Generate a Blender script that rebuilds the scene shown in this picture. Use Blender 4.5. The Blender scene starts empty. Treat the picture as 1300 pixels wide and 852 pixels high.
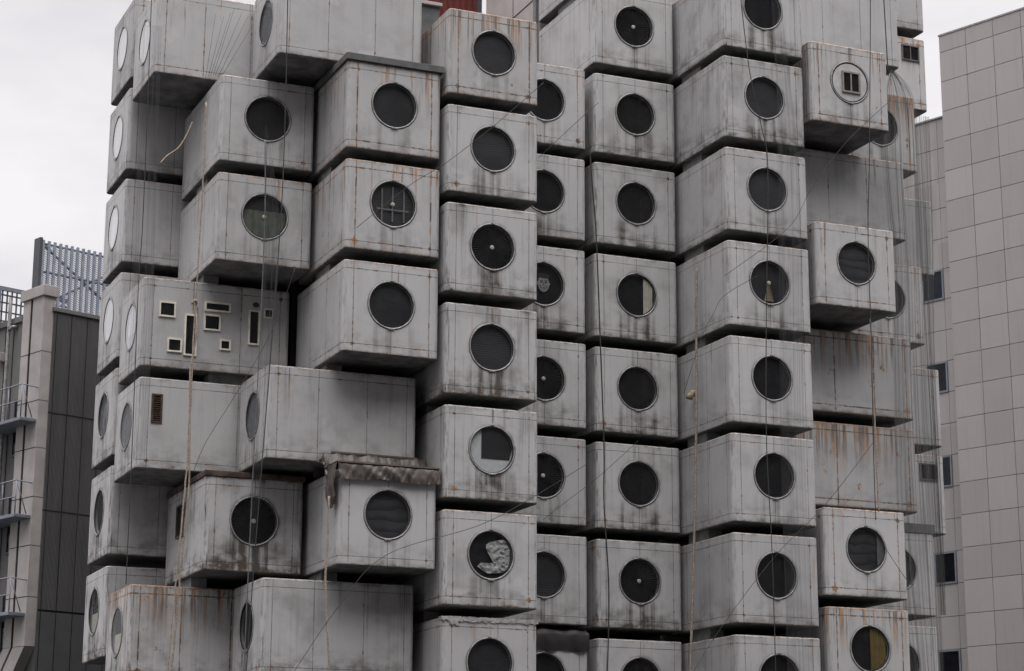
import bpy, bmesh, math, random
from mathutils import Vector, Matrix
PI = math.pi
SC = bpy.context.scene
COL = SC.collection

# ------------------------------------------------------------------ camera
cam_d = bpy.data.cameras.new('camera')
cam = bpy.data.objects.new('camera', cam_d)
COL.objects.link(cam)
SC.camera = cam
cam_d.sensor_width = 36.0
cam_d.lens = 2680.56 / 1300 * 36
cam_d.clip_start = 0.1
cam_d.clip_end = 6000
RT = Vector((0.92022951, -0.39136052, 0.00382036))
UP = Vector((-0.09622091, -0.21676678, 0.97146987))
FW = Vector((0.37936683, 0.89434283, 0.23713225))
M3 = Matrix((RT, UP, -FW)).transposed()
cam.matrix_world = M3.to_4x4()

# ------------------------------------------------------------------ overcast sky
world = bpy.data.worlds.new('World')
SC.world = world
world.use_nodes = True
nt = world.node_tree
nt.nodes.clear()
def wn(t, **k):
    n = nt.nodes.new(t)
    for a, b in k.items(): setattr(n, a, b)
    return n
SUN_EL, SUN_AZ = math.radians(58), math.radians(184)
out = wn('ShaderNodeOutputWorld'); bg = wn('ShaderNodeBackground')
sky = wn('ShaderNodeTexSky', sky_type='NISHITA', sun_disc=False)
sky.sun_elevation = SUN_EL; sky.sun_rotation = SUN_AZ; sky.dust_density = 4; sky.altitude = 0
hs = wn('ShaderNodeHueSaturation'); hs.inputs['Saturation'].default_value = 0.12
nt.links.new(sky.outputs[0], hs.inputs['Color'])
tc = wn('ShaderNodeTexCoord')
mp = wn('ShaderNodeMapping'); mp.inputs['Scale'].default_value = (3.2, 3.2, 7.5)
nt.links.new(tc.outputs['Generated'], mp.inputs['Vector'])
nz = wn('ShaderNodeTexNoise'); nz.inputs['Scale'].default_value = 1.6; nz.inputs['Detail'].default_value = 6; nz.inputs['Roughness'].default_value = .5
nt.links.new(mp.outputs[0], nz.inputs['Vector'])
cr = wn('ShaderNodeValToRGB')
cr.color_ramp.elements[0].position = .30; cr.color_ramp.elements[0].color = (10.2, 9.95, 10.5, 1)
cr.color_ramp.elements[1].position = .62; cr.color_ramp.elements[1].color = (14.2, 13.9, 14.2, 1)
nt.links.new(nz.outputs[0], cr.inputs[0])
sx = wn('ShaderNodeSeparateXYZ'); nt.links.new(tc.outputs['Generated'], sx.inputs[0])
# overcast dome: the zenith is brighter than the horizon
mr = wn('ShaderNodeMapRange', interpolation_type='SMOOTHSTEP'); mr.inputs['From Min'].default_value = 0.55; mr.inputs['From Max'].default_value = 1.0
mr.inputs['To Min'].default_value = 1.0; mr.inputs['To Max'].default_value = 7.8
nt.links.new(sx.outputs['Z'], mr.inputs['Value'])
vm = wn('ShaderNodeVectorMath', operation='SCALE')
nt.links.new(cr.outputs[0], vm.inputs[0]); nt.links.new(mr.outputs[0], vm.inputs['Scale'])
mx = wn('ShaderNodeMix', data_type='RGBA'); mx.inputs['Factor'].default_value = 0.9
nt.links.new(hs.outputs[0], mx.inputs['A']); nt.links.new(vm.outputs[0], mx.inputs['B'])
nt.links.new(mx.outputs['Result'], bg.inputs['Color'])
bg.inputs['Strength'].default_value = 0.095
nt.links.new(bg.outputs[0], out.inputs[0])

sun_d = bpy.data.lights.new('sun', 'SUN'); sun = bpy.data.objects.new('sun', sun_d); COL.objects.link(sun)
sun_d.energy = 1.3; sun_d.angle = math.radians(40); sun_d.color = (1, .97, .93)
sdir = Vector((math.sin(SUN_AZ)*math.cos(SUN_EL), math.cos(SUN_AZ)*math.cos(SUN_EL), math.sin(SUN_EL)))
sun.rotation_euler = (-sdir).to_track_quat('-Z', 'Y').to_euler()
SC.view_settings.view_transform = 'Standard'
SC.view_settings.look = 'None'
SC.view_settings.gamma = 1
SC.view_settings.exposure = -0.42

# ------------------------------------------------------------------ node helper
class NT:
    def __init__(s, name):
        s.m = bpy.data.materials.new(name); s.m.use_nodes = True
        s.t = s.m.node_tree; s.t.nodes.clear()
        s.out = s.t.nodes.new('ShaderNodeOutputMaterial')
    def n(s, t, **k):
        n = s.t.nodes.new(t)
        for a, b in k.items(): setattr(n, a, b)
        return n
    def L(s, a, b): s.t.links.new(a, b)
    def put(s, sock, v):
        if hasattr(v, 'is_linked') or hasattr(v, 'links'): s.L(v, sock)
        else: sock.default_value = v
    def math(s, op, a, b=None, c=None, clamp=False):
        n = s.n('ShaderNodeMath', operation=op, use_clamp=clamp)
        s.put(n.inputs[0], a)
        if b is not None: s.put(n.inputs[1], b)
        if c is not None: s.put(n.inputs[2], c)
        return n.outputs[0]
    def ss(s, v, lo, hi, a=0., b=1.):
        n = s.n('ShaderNodeMapRange', interpolation_type='SMOOTHSTEP')
        s.put(n.inputs['Value'], v)
        n.inputs['From Min'].default_value = lo; n.inputs['From Max'].default_value = hi
        n.inputs['To Min'].default_value = a; n.inputs['To Max'].default_value = b
        return n.outputs[0]
    def noise(s, vec, scale=1, detail=3, rough=.5):
        n = s.n('ShaderNodeTexNoise'); s.L(vec, n.inputs['Vector'])
        n.inputs['Scale'].default_value = scale; n.inputs['Detail'].default_value = detail; n.inputs['Roughness'].default_value = rough
        return n.outputs[0]
    def comb(s, x, y, z):
        n = s.n('ShaderNodeCombineXYZ')
        for i, v in enumerate((x, y, z)): s.put(n.inputs[i], v)
        return n.outputs[0]
    def mix(s, f, a, b, mode='MIX'):
        n = s.n('ShaderNodeMix', data_type='RGBA', blend_type=mode)
        s.put(n.inputs['Factor'], f); s.put(n.inputs['A'], a); s.put(n.inputs['B'], b)
        return n.outputs['Result']
    def bsdf(s, col, rough=.6, spec=.3, metal=0., bump=None, bstr=.3, bdist=.01):
        b = s.n('ShaderNodeBsdfPrincipled')
        s.put(b.inputs['Base Color'], col); s.put(b.inputs['Roughness'], rough)
        b.inputs['Specular IOR Level'].default_value = spec; b.inputs['Metallic'].default_value = metal
        if bump is not None:
            k = s.n('ShaderNodeBump'); k.inputs['Strength'].default_value = bstr; k.inputs['Distance'].default_value = bdist
            s.L(bump, k.inputs['Height']); s.L(k.outputs[0], b.inputs['Normal'])
        s.L(b.outputs[0], s.out.inputs['Surface'])
        return b
def C4(*c): return (c[0], c[1], c[2], 1) if len(c) == 3 else (c[0], c[0], c[0], 1)

# capsule size
W, H, L, P = 2.5, 2.315, 3.854, 2.594
WZ, RF, RG = 1.264, 0.605, 0.545     # window centre height, frame and glass radius

def shell_material(name, tint, warm=0.0):
    s = NT(name)
    tc = s.n('ShaderNodeTexCoord'); sep = s.n('ShaderNodeSeparateXYZ'); s.L(tc.outputs['Object'], sep.inputs[0])
    x, y, z = sep.outputs
    ns = s.n('ShaderNodeSeparateXYZ'); s.L(tc.outputs['Normal'], ns.inputs[0]); nx, ny, nzz = ns.outputs
    oi = s.n('ShaderNodeObjectInfo'); rnd = oi.outputs['Random']
    at = s.n('ShaderNodeAttribute', attribute_type='OBJECT', attribute_name='rust'); rust_k = s.math('ADD', s.math('MULTIPLY', at.outputs['Fac'], 1.08), .04)
    at2 = s.n('ShaderNodeAttribute', attribute_type='OBJECT', attribute_name='grime_shade'); grime_shade_k = at2.outputs['Fac']  # real grime, plus shade painted in by raising it on lower capsules
    side = s.math('GREATER_THAN', s.math('ABSOLUTE', nx), .6)
    front = s.math('SUBTRACT', 1, side)
    u = s.math('ADD', s.math('MULTIPLY', x, front), s.math('MULTIPLY', y, side))
    half = s.math('ADD', W/2, s.math('MULTIPLY', side, (L-W)/2))
    au = s.math('ABSOLUTE', u)
    du = s.math('SUBTRACT', half, au)
    dt = s.math('SUBTRACT', H, z)
    off = s.math('MULTIPLY', rnd, 173.)
    off2 = s.math('ADD', off, s.math('MULTIPLY', nx, 7.3))
    offy = s.math('ADD', off2, s.math('MULTIPLY', ny, 3.1))
    V = lambda su, sz, o=0.: s.comb(s.math('MULTIPLY', u, su), s.math('ADD', offy, o), s.math('MULTIPLY', z, sz))
    # panel seams
    dv = s.math('ABSOLUTE', s.math('SUBTRACT', du, .26))
    dh1 = s.math('ABSOLUTE', s.math('SUBTRACT', z, .21))
    dh2 = s.math('ABSOLUTE', s.math('SUBTRACT', dt, .22))
    dm = s.math('ADD', s.math('ABSOLUTE', s.math('SUBTRACT', au, .63)), s.math('MULTIPLY', front, 9))
    dh = s.math('MINIMUM', dh1, dh2)
    dseam = s.math('MINIMUM', s.math('MINIMUM', dv, dm), dh)
    wob = s.noise(V(2.5, 2.5, 5.), 1, 3)
    seam = s.math('MULTIPLY', s.ss(dseam, .004, .011, 1, 0), s.ss(wob, .34, .56, .5, .9))
    # weathering; its strength also stands in for shade on low capsules
    big = s.noise(V(.9, .9), 1, 4, .6)
    streak = s.noise(V(5.5, .28, 11.), 1, 5, .6)
    fine = s.noise(V(24, .55, 23.), 1, 4, .6)
    speck = s.noise(V(38, 38, 2.), 1, 3, .65)
    topfade = s.ss(dt, .05, 1.7, 1, .25)
    st = s.math('MULTIPLY', s.ss(streak, .50, .74), topfade)
    fs = s.math('MULTIPLY', s.ss(fine, .50, .74), s.ss(streak, .35, .6, .2, 1))
    botp = s.noise(V(2.1, 3.6, 31.), 1, 5, .6)
    bot = s.math('MULTIPLY', s.ss(z, .02, .85, 1, 0), s.ss(botp, .40, .66))
    # runs below the round window
    fr = s.math('MULTIPLY', s.ss(ny, -.8, -.6, 1, 0), 1)
    win = s.math('MULTIPLY', s.math('MULTIPLY', fr, s.ss(au, .40, .75, 1, 0)), s.ss(z, .60, .90, 1, 0))
    drip = s.math('MULTIPLY', win, s.ss(s.noise(V(5.2, .22, 41.), 1, 3, .55), .40, .66))
    halo_r = s.math('SQRT', s.math('ADD', s.math('MULTIPLY', x, x), s.math('POWER', s.math('SUBTRACT', z, WZ), 2)))
    halo = s.math('MULTIPLY', fr, s.math('MULTIPLY', s.ss(halo_r, .60, .72, 1, 0), s.ss(s.noise(V(4, 4, 51.), 1, 4), .40, .62)))
    cl = s.math('MULTIPLY', fr, s.math('MULTIPLY', s.ss(au, .006, .014, 1, 0), s.math('MAXIMUM', s.ss(z, .60, .66, 1, 0), s.ss(z, 1.88, 1.93))))
    cl = s.math('MULTIPLY', cl, s.ss(rnd, .1, .5, .35, 1))
    edge = s.math('MULTIPLY', s.ss(s.math('MINIMUM', du, s.math('MINIMUM', z, dt)), .02, .16, 1, 0), s.ss(s.noise(V(3, 3, 61.), 1, 4), .45, .7))
    d1 = s.math('ADD', s.math('MULTIPLY', st, .34), s.math('MULTIPLY', fs, .16))
    d1 = s.math('ADD', d1, s.math('MULTIPLY', bot, .44))
    d1 = s.math('ADD', d1, s.math('MULTIPLY', drip, .50))
    d1 = s.math('ADD', d1, s.math('MULTIPLY', halo, .35))
    d1 = s.math('ADD', d1, s.math('MULTIPLY', edge, .42))
    d1 = s.math('ADD', d1, s.math('MULTIPLY', s.ss(big, .44, .72), .26))
    dirt_shade = s.math('MULTIPLY', d1, s.math('ADD', .45, s.math('MULTIPLY', grime_shade_k, 1.3)), clamp=True)
    lum = s.math('ADD', .90, s.math('MULTIPLY', rnd, .16))
    lum = s.math('MULTIPLY', lum, s.math('ADD', .94, s.math('MULTIPLY', speck, .12)))
    base = s.n('ShaderNodeVectorMath', operation='SCALE'); base.inputs[0].default_value = tint; s.L(lum, base.inputs['Scale'])
    c = s.mix(dirt_shade, base.outputs[0], C4(.070, .060, .053))
    # a few paler touched-up patches of paint
    pt = s.noise(V(1.5, 1.1, 71.), 1, 2)
    c = s.mix(s.math('MULTIPLY', s.ss(pt, .63, .66), .22), c, C4(.52, .52, .52))
    # rust: at seam crossings, along seams, and running down
    dcross = s.math('SQRT', s.math('ADD', s.math('MULTIPLY', dv, dv), s.math('MULTIPLY', dh, dh)))
    rn = s.noise(V(7, 7, 81.), 1, 4, .6)
    rn2 = s.noise(V(9, .32, 91.), 1, 4, .6)
    lowr = s.noise(V(1.7, 1.7, 87.), 1, 1)
    jag = s.noise(V(30, 12, 83.), 1, 4, .7)
    rad = s.math('MULTIPLY', s.math('SUBTRACT', s.math('ADD', lowr, s.math('MULTIPLY', rust_k, .15)), .50), .50)
    spot = s.ss(s.math('SUBTRACT', dcross, s.math('MULTIPLY', rad, s.math('ADD', -.35, s.math('MULTIPLY', jag, 1.7)))), -.004, .006, 1, 0)
    thr = s.math('SUBTRACT', .66, s.math('MULTIPLY', rust_k, .19))
    along = s.math('MULTIPLY', s.ss(dseam, .006, .035, 1, 0), s.ss(s.math('SUBTRACT', rn, thr), -.03, .06))
    thr2 = s.math('SUBTRACT', .72, s.math('MULTIPLY', rust_k, .19))
    run = s.math('MULTIPLY', s.ss(s.math('SUBTRACT', rn2, thr2), 0, .06), s.ss(dt, .1, 1.5, 1, .0))
    eg = s.math('MULTIPLY', s.ss(s.math('MINIMUM', z, dt), .0, .09, 1, 0), s.ss(s.math('SUBTRACT', rn, thr), -.11, .0))
    bl = s.noise(V(2.6, 2.2, 95.), 1, 6, .7)
    blotch = s.math('MULTIPLY', s.ss(s.math('SUBTRACT', bl, s.math('SUBTRACT', .79, s.math('MULTIPLY', rust_k, .14))), .0, .03), s.ss(jag, .35, .55))
    eg = s.math('MAXIMUM', eg, blotch)
    rust = s.math('MAXIMUM', s.math('MAXIMUM', spot, along), s.math('MAXIMUM', s.math('MULTIPLY', run, .8), eg))
    rc = s.mix(s.ss(s.noise(V(13, 1.6, 3.), 1, 4), .36, .62), C4(.032, .015, .008), C4(.36, .165, .045))
    c = s.mix(s.math('MULTIPLY', rust, .85), c, rc)
    c = s.mix(s.math('MULTIPLY', s.math('MAXIMUM', seam, s.math('MULTIPLY', cl, .7)), .85), c, C4(.022, .02, .019))
    if warm: c = s.mix(warm, c, C4(.46, .40, .37))
    h = s.math('SUBTRACT', s.math('ADD', s.math('MULTIPLY', s.noise(V(1.3, .8, 7.), 1, 2), 1.6), s.math('MULTIPLY', speck, .06)), s.math('MULTIPLY', seam, .8))
    s.bsdf(c, s.ss(dirt_shade, 0, .6, .48, .8), .28, bump=h, bstr=.45, bdist=.012)
    return s.m

MAT = {}
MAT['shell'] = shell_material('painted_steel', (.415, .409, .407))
def plain(name, col, rough=.6, spec=.3, metal=0, var=.25, scale=6., streak=False, bstr=.2):
    s = NT(name); tc = s.n('ShaderNodeTexCoord')
    oi = s.n('ShaderNodeObjectInfo')
    mp = s.n('ShaderNodeMapping'); s.L(tc.outputs['Object'], mp.inputs['Vector'])
    if streak: mp.inputs['Scale'].default_value = (1, 1, .08)
    cv = s.n('ShaderNodeVectorMath', operation='ADD'); s.L(mp.outputs[0], cv.inputs[0])
    s.L(s.comb(s.math('MULTIPLY', oi.outputs['Random'], 50), 0, 0), cv.inputs[1])
    n = s.noise(cv.outputs[0], scale, 5, .6)
    f = s.ss(n, .3, .7)
    c = s.mix(f, C4(*[v*(1-var) for v in col]), C4(*[min(1, v*(1+var*.6)) for v in col]))
    s.bsdf(c, rough, spec, metal, bump=n, bstr=bstr, bdist=.01)
    MAT[name] = s.m
    return s.m
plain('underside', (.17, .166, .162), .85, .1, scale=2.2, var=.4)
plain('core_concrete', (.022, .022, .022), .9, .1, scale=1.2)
plain('core_beige', (.40, .365, .35), .7, .2, scale=1.2, var=.1)
plain('frame_metal', (.27, .262, .255), .45, .5, metal=.2, scale=9, var=.4)
plain('gasket', (.02, .02, .02), .6, .3)
plain('dark_interior', (.012, .012, .013), .8, .1)
plain('white_curtain', (.70, .70, .71), .9, .1, var=.12, scale=4)
plain('cream_curtain', (.50, .46, .38), .9, .1, var=.12, scale=4)
plain('yellow_curtain', (.15, .112, .04), .9, .1, var=.2, scale=4)
plain('green_curtain', (.115, .125, .10), .9, .1, var=.25, scale=5)
plain('grey_curtain', (.16, .16, .165), .9, .1, var=.2, scale=5)
plain('hub_plastic', (.50, .46, .38), .5, .4)
plain('fan_paper', (.012, .012, .0135), .8, .1)
plain('fan_tan', (.34, .28, .19), .8, .1, scale=20)
plain('white_card', (.52, .53, .52), .7, .2, var=.1)
plain('slab_grey', (.10, .10, .10), .7, .3, scale=3)
plain('slab_rust', (.085, .062, .052), .85, .2, scale=2.5, var=.7)
plain('panel_white', (.40, .40, .395), .6, .3, scale=5, var=.15)
plain('foil', (.50, .48, .47), .35, .6, metal=.5, scale=9, var=.4, bstr=.9)
plain('bracket', (.22, .22, .215), .7, .3, scale=4)
plain('window_white', (.70, .65, .56), .5, .4, var=.2, scale=5)
plain('window_brown', (.10, .085, .075), .5, .4, var=.3)
plain('window_taupe', (.24, .205, .18), .5, .4, var=.3)
plain('rope_tan', (.30, .245, .20), .9, .1, scale=20, var=.35)
plain('cable_dark', (.045, .043, .042), .7, .2)
plain('cable_grey', (.11, .11, .112), .7, .2)
plain('tarp', (.072, .058, .050), .40, .45, scale=3, var=.4, bstr=.25)
plain('tarp_dark', (.022, .020, .019), .6, .3, scale=2.5, var=.3)
plain('plank', (.13, .10, .08), .8, .2, scale=4)
plain('asphalt', (.05, .05, .05), .9, .2, scale=1.5)
plain('pier_panel', (.345, .318, .306), .6, .3, scale=1.3, var=.16)
plain('steel_blue', (.19, .205, .235), .5, .4, metal=.2, scale=4, var=.15)
plain('screen_blue', (.27, .305, .37), .5, .4, metal=.2, scale=4, var=.15)
plain('teal_room', (.07, .15, .155), .8, .2, scale=2, var=.5)
plain('navy_room', (.025, .03, .055), .8, .2, scale=2, var=.5)
plain('steel_dark', (.07, .075, .085), .5, .4, metal=.2, scale=4, var=.15)
plain('box_dark', (.075, .075, .077), .6, .3, scale=1.2, var=.12)
plain('wall_grey', (.135, .130, .125), .7, .3, scale=1, var=.12)
plain('seam_dark', (.025, .023, .022), .8, .1)
plain('print_pale', (.27, .265, .255), .8, .1)
plain('slot_rust', (.075, .048, .036), .8, .2, scale=10, var=.5)

def slat_material(name, a, b, per):
    s = NT(name); tc = s.n('ShaderNodeTexCoord'); sep = s.n('ShaderNodeSeparateXYZ'); s.L(tc.outputs['Object'], sep.inputs[0])
    oi = s.n('ShaderNodeObjectInfo')
    w = s.noise(s.comb(s.math('MULTIPLY', sep.outputs[0], 1.2), s.math('MULTIPLY', oi.outputs['Random'], 40), s.math('MULTIPLY', sep.outputs[2], 2.)), 1, 3)
    ph = s.math('ADD', s.math('DIVIDE', sep.outputs[2], per), s.math('MULTIPLY', w, 1.4))
    fr = s.math('FRACT', ph)
    k = s.math('MULTIPLY', s.ss(fr, .0, .7), s.ss(w, .3, .6, .35, 1.))
    s.bsdf(s.mix(k, C4(*a), C4(*b)), .6, .3)
    MAT[name] = s.m
slat_material('slats_dark', (.005, .005, .006), (.019, .019, .022), .055)
slat_material('slats_mid', (.012, .012, .013), (.038, .038, .042), .06)
slat_material('slats_wide', (.010, .010, .011), (.036, .036, .040), .26)

def glass_material(name, tint, rough, wave, refl=1.0):
    s = NT(name); tc = s.n('ShaderNodeTexCoord'); oi = s.n('ShaderNodeObjectInfo')
    ad = s.n('ShaderNodeVectorMath', operation='ADD'); s.L(tc.outputs['Object'], ad.inputs[0]); s.L(s.comb(s.math('MULTIPLY', oi.outputs['Random'], 60), 0, 0), ad.inputs[1])
    n = s.noise(ad.outputs[0], 2.2, 2)
    b = s.n('ShaderNodeBump'); b.inputs['Strength'].default_value = wave; b.inputs['Distance'].default_value = .02; s.L(n, b.inputs['Height'])
    fz = s.n('ShaderNodeLayerWeight'); fz.inputs['Blend'].default_value = .5; s.L(b.outputs[0], fz.inputs['Normal'])
    fr = s.math('ADD', .028, s.math('MULTIPLY', .96, s.math('POWER', fz.outputs['Facing'], 5)))
    g = s.n('ShaderNodeBsdfGlossy'); g.inputs['Roughness'].default_value = rough; s.L(b.outputs[0], g.inputs['Normal'])
    t = s.n('ShaderNodeBsdfTransparent'); t.inputs['Color'].default_value = C4(*tint)
    # dust film on the pane
    d = s.n('ShaderNodeBsdfDiffuse'); d.inputs['Color'].default_value = C4(.22, .215, .21)
    dn = s.noise(ad.outputs[0], 5, 5, .65)
    m0 = s.n('ShaderNodeMixShader'); s.L(s.ss(dn, .35, .85, .005, .05), m0.inputs[0]); s.L(t.outputs[0], m0.inputs[1]); s.L(d.outputs[0], m0.inputs[2])
    m1 = s.n('ShaderNodeMixShader'); s.L(s.math('MULTIPLY', fr, refl, clamp=True), m1.inputs[0]); s.L(m0.outputs[0], m1.inputs[1]); s.L(g.outputs[0], m1.inputs[2])
    s.L(m1.outputs[0], s.out.inputs['Surface'])
    MAT[name] = s.m
glass_material('pane_glass', (.86, .87, .88), .02, .12)
glass_material('pane_side', (.80, .82, .84), .03, .2, .42)
glass_material('pane_film', (.86, .87, .88), .05, .55, 2.2)
glass_material('office_glass', (.42, .46, .55), .03, .1)

def net_material(name, dens, col, fold):
    s = NT(name); uv = s.n('ShaderNodeUVMap'); sep = s.n('ShaderNodeSeparateXYZ'); s.L(uv.outputs[0], sep.inputs[0])
    a = s.noise(s.comb(s.math('MULTIPLY', sep.outputs[0], fold), 0, s.math('MULTIPLY', sep.outputs[1], 1.2)), 1, 4, .7)
    k = s.ss(a, .42, .66, dens*.5, min(1., dens*2.4))
    d = s.n('ShaderNodeBsdfDiffuse'); d.inputs['Color'].default_value = C4(*col)
    t = s.n('ShaderNodeBsdfTransparent')
    m = s.n('ShaderNodeMixShader'); s.L(k, m.inputs[0]); s.L(t.outputs[0], m.inputs[1]); s.L(d.outputs[0], m.inputs[2])
    s.L(m.outputs[0], s.out.inputs['Surface'])
    MAT[name] = s.m
net_material('net_thin', .13, (.10, .10, .105), 14)
net_material('net_thick', .28, (.12, .12, .12), 26)

# right building panels: grooves are modelled, tone shifts panel to panel
def panel_material():
    s = NT('beige_panel'); tc = s.n('ShaderNodeTexCoord'); sep = s.n('ShaderNodeSeparateXYZ'); s.L(tc.outputs['Object'], sep.inputs[0])
    cell = s.comb(0, s.math('FLOOR', s.math('DIVIDE', sep.outputs[1], 1.175)), s.math('FLOOR', s.math('DIVIDE', s.math('SUBTRACT', sep.outputs[2], 28.69), 1.147)))
    wn_ = s.n('ShaderNodeTexWhiteNoise'); s.L(cell, wn_.inputs[0])
    n = s.noise(tc.outputs['Object'], .8, 4, .6)
    f = s.math('ADD', s.math('MULTIPLY', wn_.outputs[0], .55), s.math('MULTIPLY', n, .45))
    dz = s.noise(s.comb(0, s.math('MULTIPLY', sep.outputs[1], 6), s.math('MULTIPLY', sep.outputs[2], .3)), 1, 4)
    c = s.mix(f, C4(.29, .268, .261), C4(.378, .352, .344))
    c = s.mix(s.math('MULTIPLY', s.ss(dz, .5, .75), .16), c, C4(.2, .17, .16))
    s.bsdf(c, .5, .35)
    MAT['beige_panel'] = s.m
panel_material()
def corrugated(name, a, b, ax, per, var=.0):
    s = NT(name); tc = s.n('ShaderNodeTexCoord'); sep = s.n('ShaderNodeSeparateXYZ'); s.L(tc.outputs['Object'], sep.inputs[0])
    w = s.math('SINE', s.math('MULTIPLY', sep.outputs[ax], 2*PI/per))
    n = s.noise(s.comb(s.math('MULTIPLY', sep.outputs[0], 3), s.math('MULTIPLY', sep.outputs[1], 3), s.math('MULTIPLY', sep.outputs[2], .35)), 1, 5, .6)
    c = s.mix(s.ss(n, .3, .7), C4(*a), C4(*b))
    s.bsdf(c, .55, .3, bump=w, bstr=.9, bdist=.02)
    MAT[name] = s.m
corrugated('dark_rib', (.090, .088, .087), (.125, .122, .12), 0, .045)
corrugated('red_rib', (.07, .009, .007), (.15, .02, .012), 0, .22)

# ------------------------------------------------------------------ object helpers
def kids(o): return [c for c in bpy.data.objects if c.parent == o]
def empty(name, loc, rz, label, cat, group=None):
    o = bpy.data.objects.new(name, None); COL.objects.link(o)
    o.location = loc; o.rotation_euler = (0, 0, rz); o.empty_display_size = .2
    o['label'] = label; o['category'] = cat
    if group: o['group'] = group
    return o
def link(name, me, parent=None, loc=(0, 0, 0), rot=(0, 0, 0), label=None):
    o = bpy.data.objects.new(name, me); COL.objects.link(o)
    o.location = loc; o.rotation_euler = rot
    if parent: o.parent = parent
    if label: o['label'] = label
    return o
def tag(o, label, cat, group=None):
    o['label'] = label; o['category'] = cat
    if group: o['group'] = group
    return o
def mesh(bm, name, mats):
    bmesh.ops.recalc_face_normals(bm, faces=bm.faces[:])
    me = bpy.data.meshes.new(name); bm.to_mesh(me); bm.free()
    for m in (mats if isinstance(mats, (list, tuple)) else [mats]): me.materials.append(MAT[m])
    return me
def add_box(bm, a, b, bev=0., mi=0):
    r = bmesh.ops.create_cube(bm, size=1)
    vs = r['verts']
    for v in vs:
        v.co = Vector([a[i] + (v.co[i]+.5)*(b[i]-a[i]) for i in range(3)])
    if bev:
        es = list({e for v in vs for e in v.link_edges})
        rr = bmesh.ops.bevel(bm, geom=es, offset=bev, segments=2, affect='EDGES', profile=.5)
        for f in rr['faces']: f.material_index = mi
    for f in {f for v in vs if v.is_valid for f in v.link_faces}: f.material_index = mi
def box_mesh(name, mat, *boxes, bev=0.):
    bm = bmesh.new()
    for a, b in boxes: add_box(bm, a, b, bev)
    return mesh(bm, name, mat)
def add_tube(bm, pts, r, n=6):
    pts = [Vector(p) for p in pts]; rings = []
    for i, p in enumerate(pts):
        d = (pts[min(i+1, len(pts)-1)] - pts[max(i-1, 0)]).normalized()
        a = d.orthogonal().normalized() if abs(d.z) > .95 or True else None
        a = d.cross(Vector((0.31, -.9, .2))).normalized(); b = d.cross(a)
        rr = r[i] if isinstance(r, (list, tuple)) else r
        rings.append([bm.verts.new(p + (a*math.cos(2*PI*k/n) + b*math.sin(2*PI*k/n))*rr) for k in range(n)])
    for i in range(len(rings)-1):
        for k in range(n):
            f = bm.faces.new((rings[i][k], rings[i][(k+1) % n], rings[i+1][(k+1) % n], rings[i+1][k])); f.smooth = True
    bm.faces.new(rings[0]); bm.faces.new(rings[-1][::-1])
def spline(pts, m=8, jit=0., seed=0):
    rd = random.Random(seed); P_ = [Vector(p) for p in pts]; o = []
    for i in range(len(P_)-1):
        p0, p1, p2, p3 = P_[max(i-1, 0)], P_[i], P_[i+1], P_[min(i+2, len(P_)-1)]
        for k in range(m):
            t = k/m
            o.append(.5*((2*p1) + (p2-p0)*t + (2*p0-5*p1+4*p2-p3)*t*t + (3*p1-p0-3*p2+p3)*t**3) + Vector((rd.uniform(-jit, jit), rd.uniform(-jit, jit), 0)))
    o.append(P_[-1]); return o

# ------------------------------------------------------------------ capsule meshes (local: window faces -Y, base at z = 0)
HX, HY = W/2, L/2
def shell_mesh(seed):
    rd = random.Random(seed)
    bm = bmesh.new()
    add_box(bm, (-HX, -HY, 0), (HX, HY, H))
    bmesh.ops.bevel(bm, geom=[e for e in bm.edges if abs(e.verts[0].co.z-e.verts[1].co.z) > 1], offset=.11, segments=5, affect='EDGES', profile=.5)
    bmesh.ops.bevel(bm, geom=[e for e in bm.edges if abs(e.verts[0].co.z-e.verts[1].co.z) < .01 and len(e.link_faces) == 2 and abs(e.link_faces[0].normal.dot(e.link_faces[1].normal)) < .1], offset=.04, segments=3, affect='EDGES', profile=.5)
    bm.normal_update()
    ff = max([f for f in bm.faces if f.normal.y < -.99], key=lambda f: f.calc_area())
    cor = sorted(ff.verts, key=lambda v: math.atan2(v.co.z-WZ, v.co.x))
    bmesh.ops.delete(bm, geom=[ff], context='FACES_ONLY')
    N = 64; R = .575
    circ = [bm.verts.new((R*math.cos(2*PI*i/N), -HY, WZ+R*math.sin(2*PI*i/N))) for i in range(N)]
    def near(i):
        a = 2*PI*((i+.5)/N)
        q = int(a/(PI/2)) % 4           # quadrant 0..3
        sx = 1 if q in (0, 3) else -1; sz = 1 if q in (0, 1) else -1
        return [c for c in cor if c.co.x*sx > 0 and (c.co.z-WZ)*sz > 0][0]
    for i in range(N):
        a, b = circ[i], circ[(i+1) % N]
        bm.faces.new((a, b, near(i)))
        if near(i) != near((i+1) % N): bm.faces.new((b, near((i+1) % N), near(i)))
    inner = [bm.verts.new((v.co.x, -HY+.16, v.co.z)) for v in circ]
    for i in range(N):
        bm.faces.new((circ[i], inner[i], inner[(i+1) % N], circ[(i+1) % N])).smooth = True
    bm.faces.new(inner)
    bm.normal_update()
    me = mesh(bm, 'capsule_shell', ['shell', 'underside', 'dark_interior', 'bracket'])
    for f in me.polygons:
        if f.normal.z < -.6 or f.normal.z > .9 or f.normal.y > .9: f.material_index = 1  # tops and backs darkened as well, to paint the gaps in deeper shade
        if len(f.vertices) == N: f.material_index = 2
        elif -HY+.01 < f.center.y < -HY+.15 and math.hypot(f.center.x, f.center.z-WZ) < .6: f.material_index = 3
    return me
SHELL = shell_mesh(1)
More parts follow.
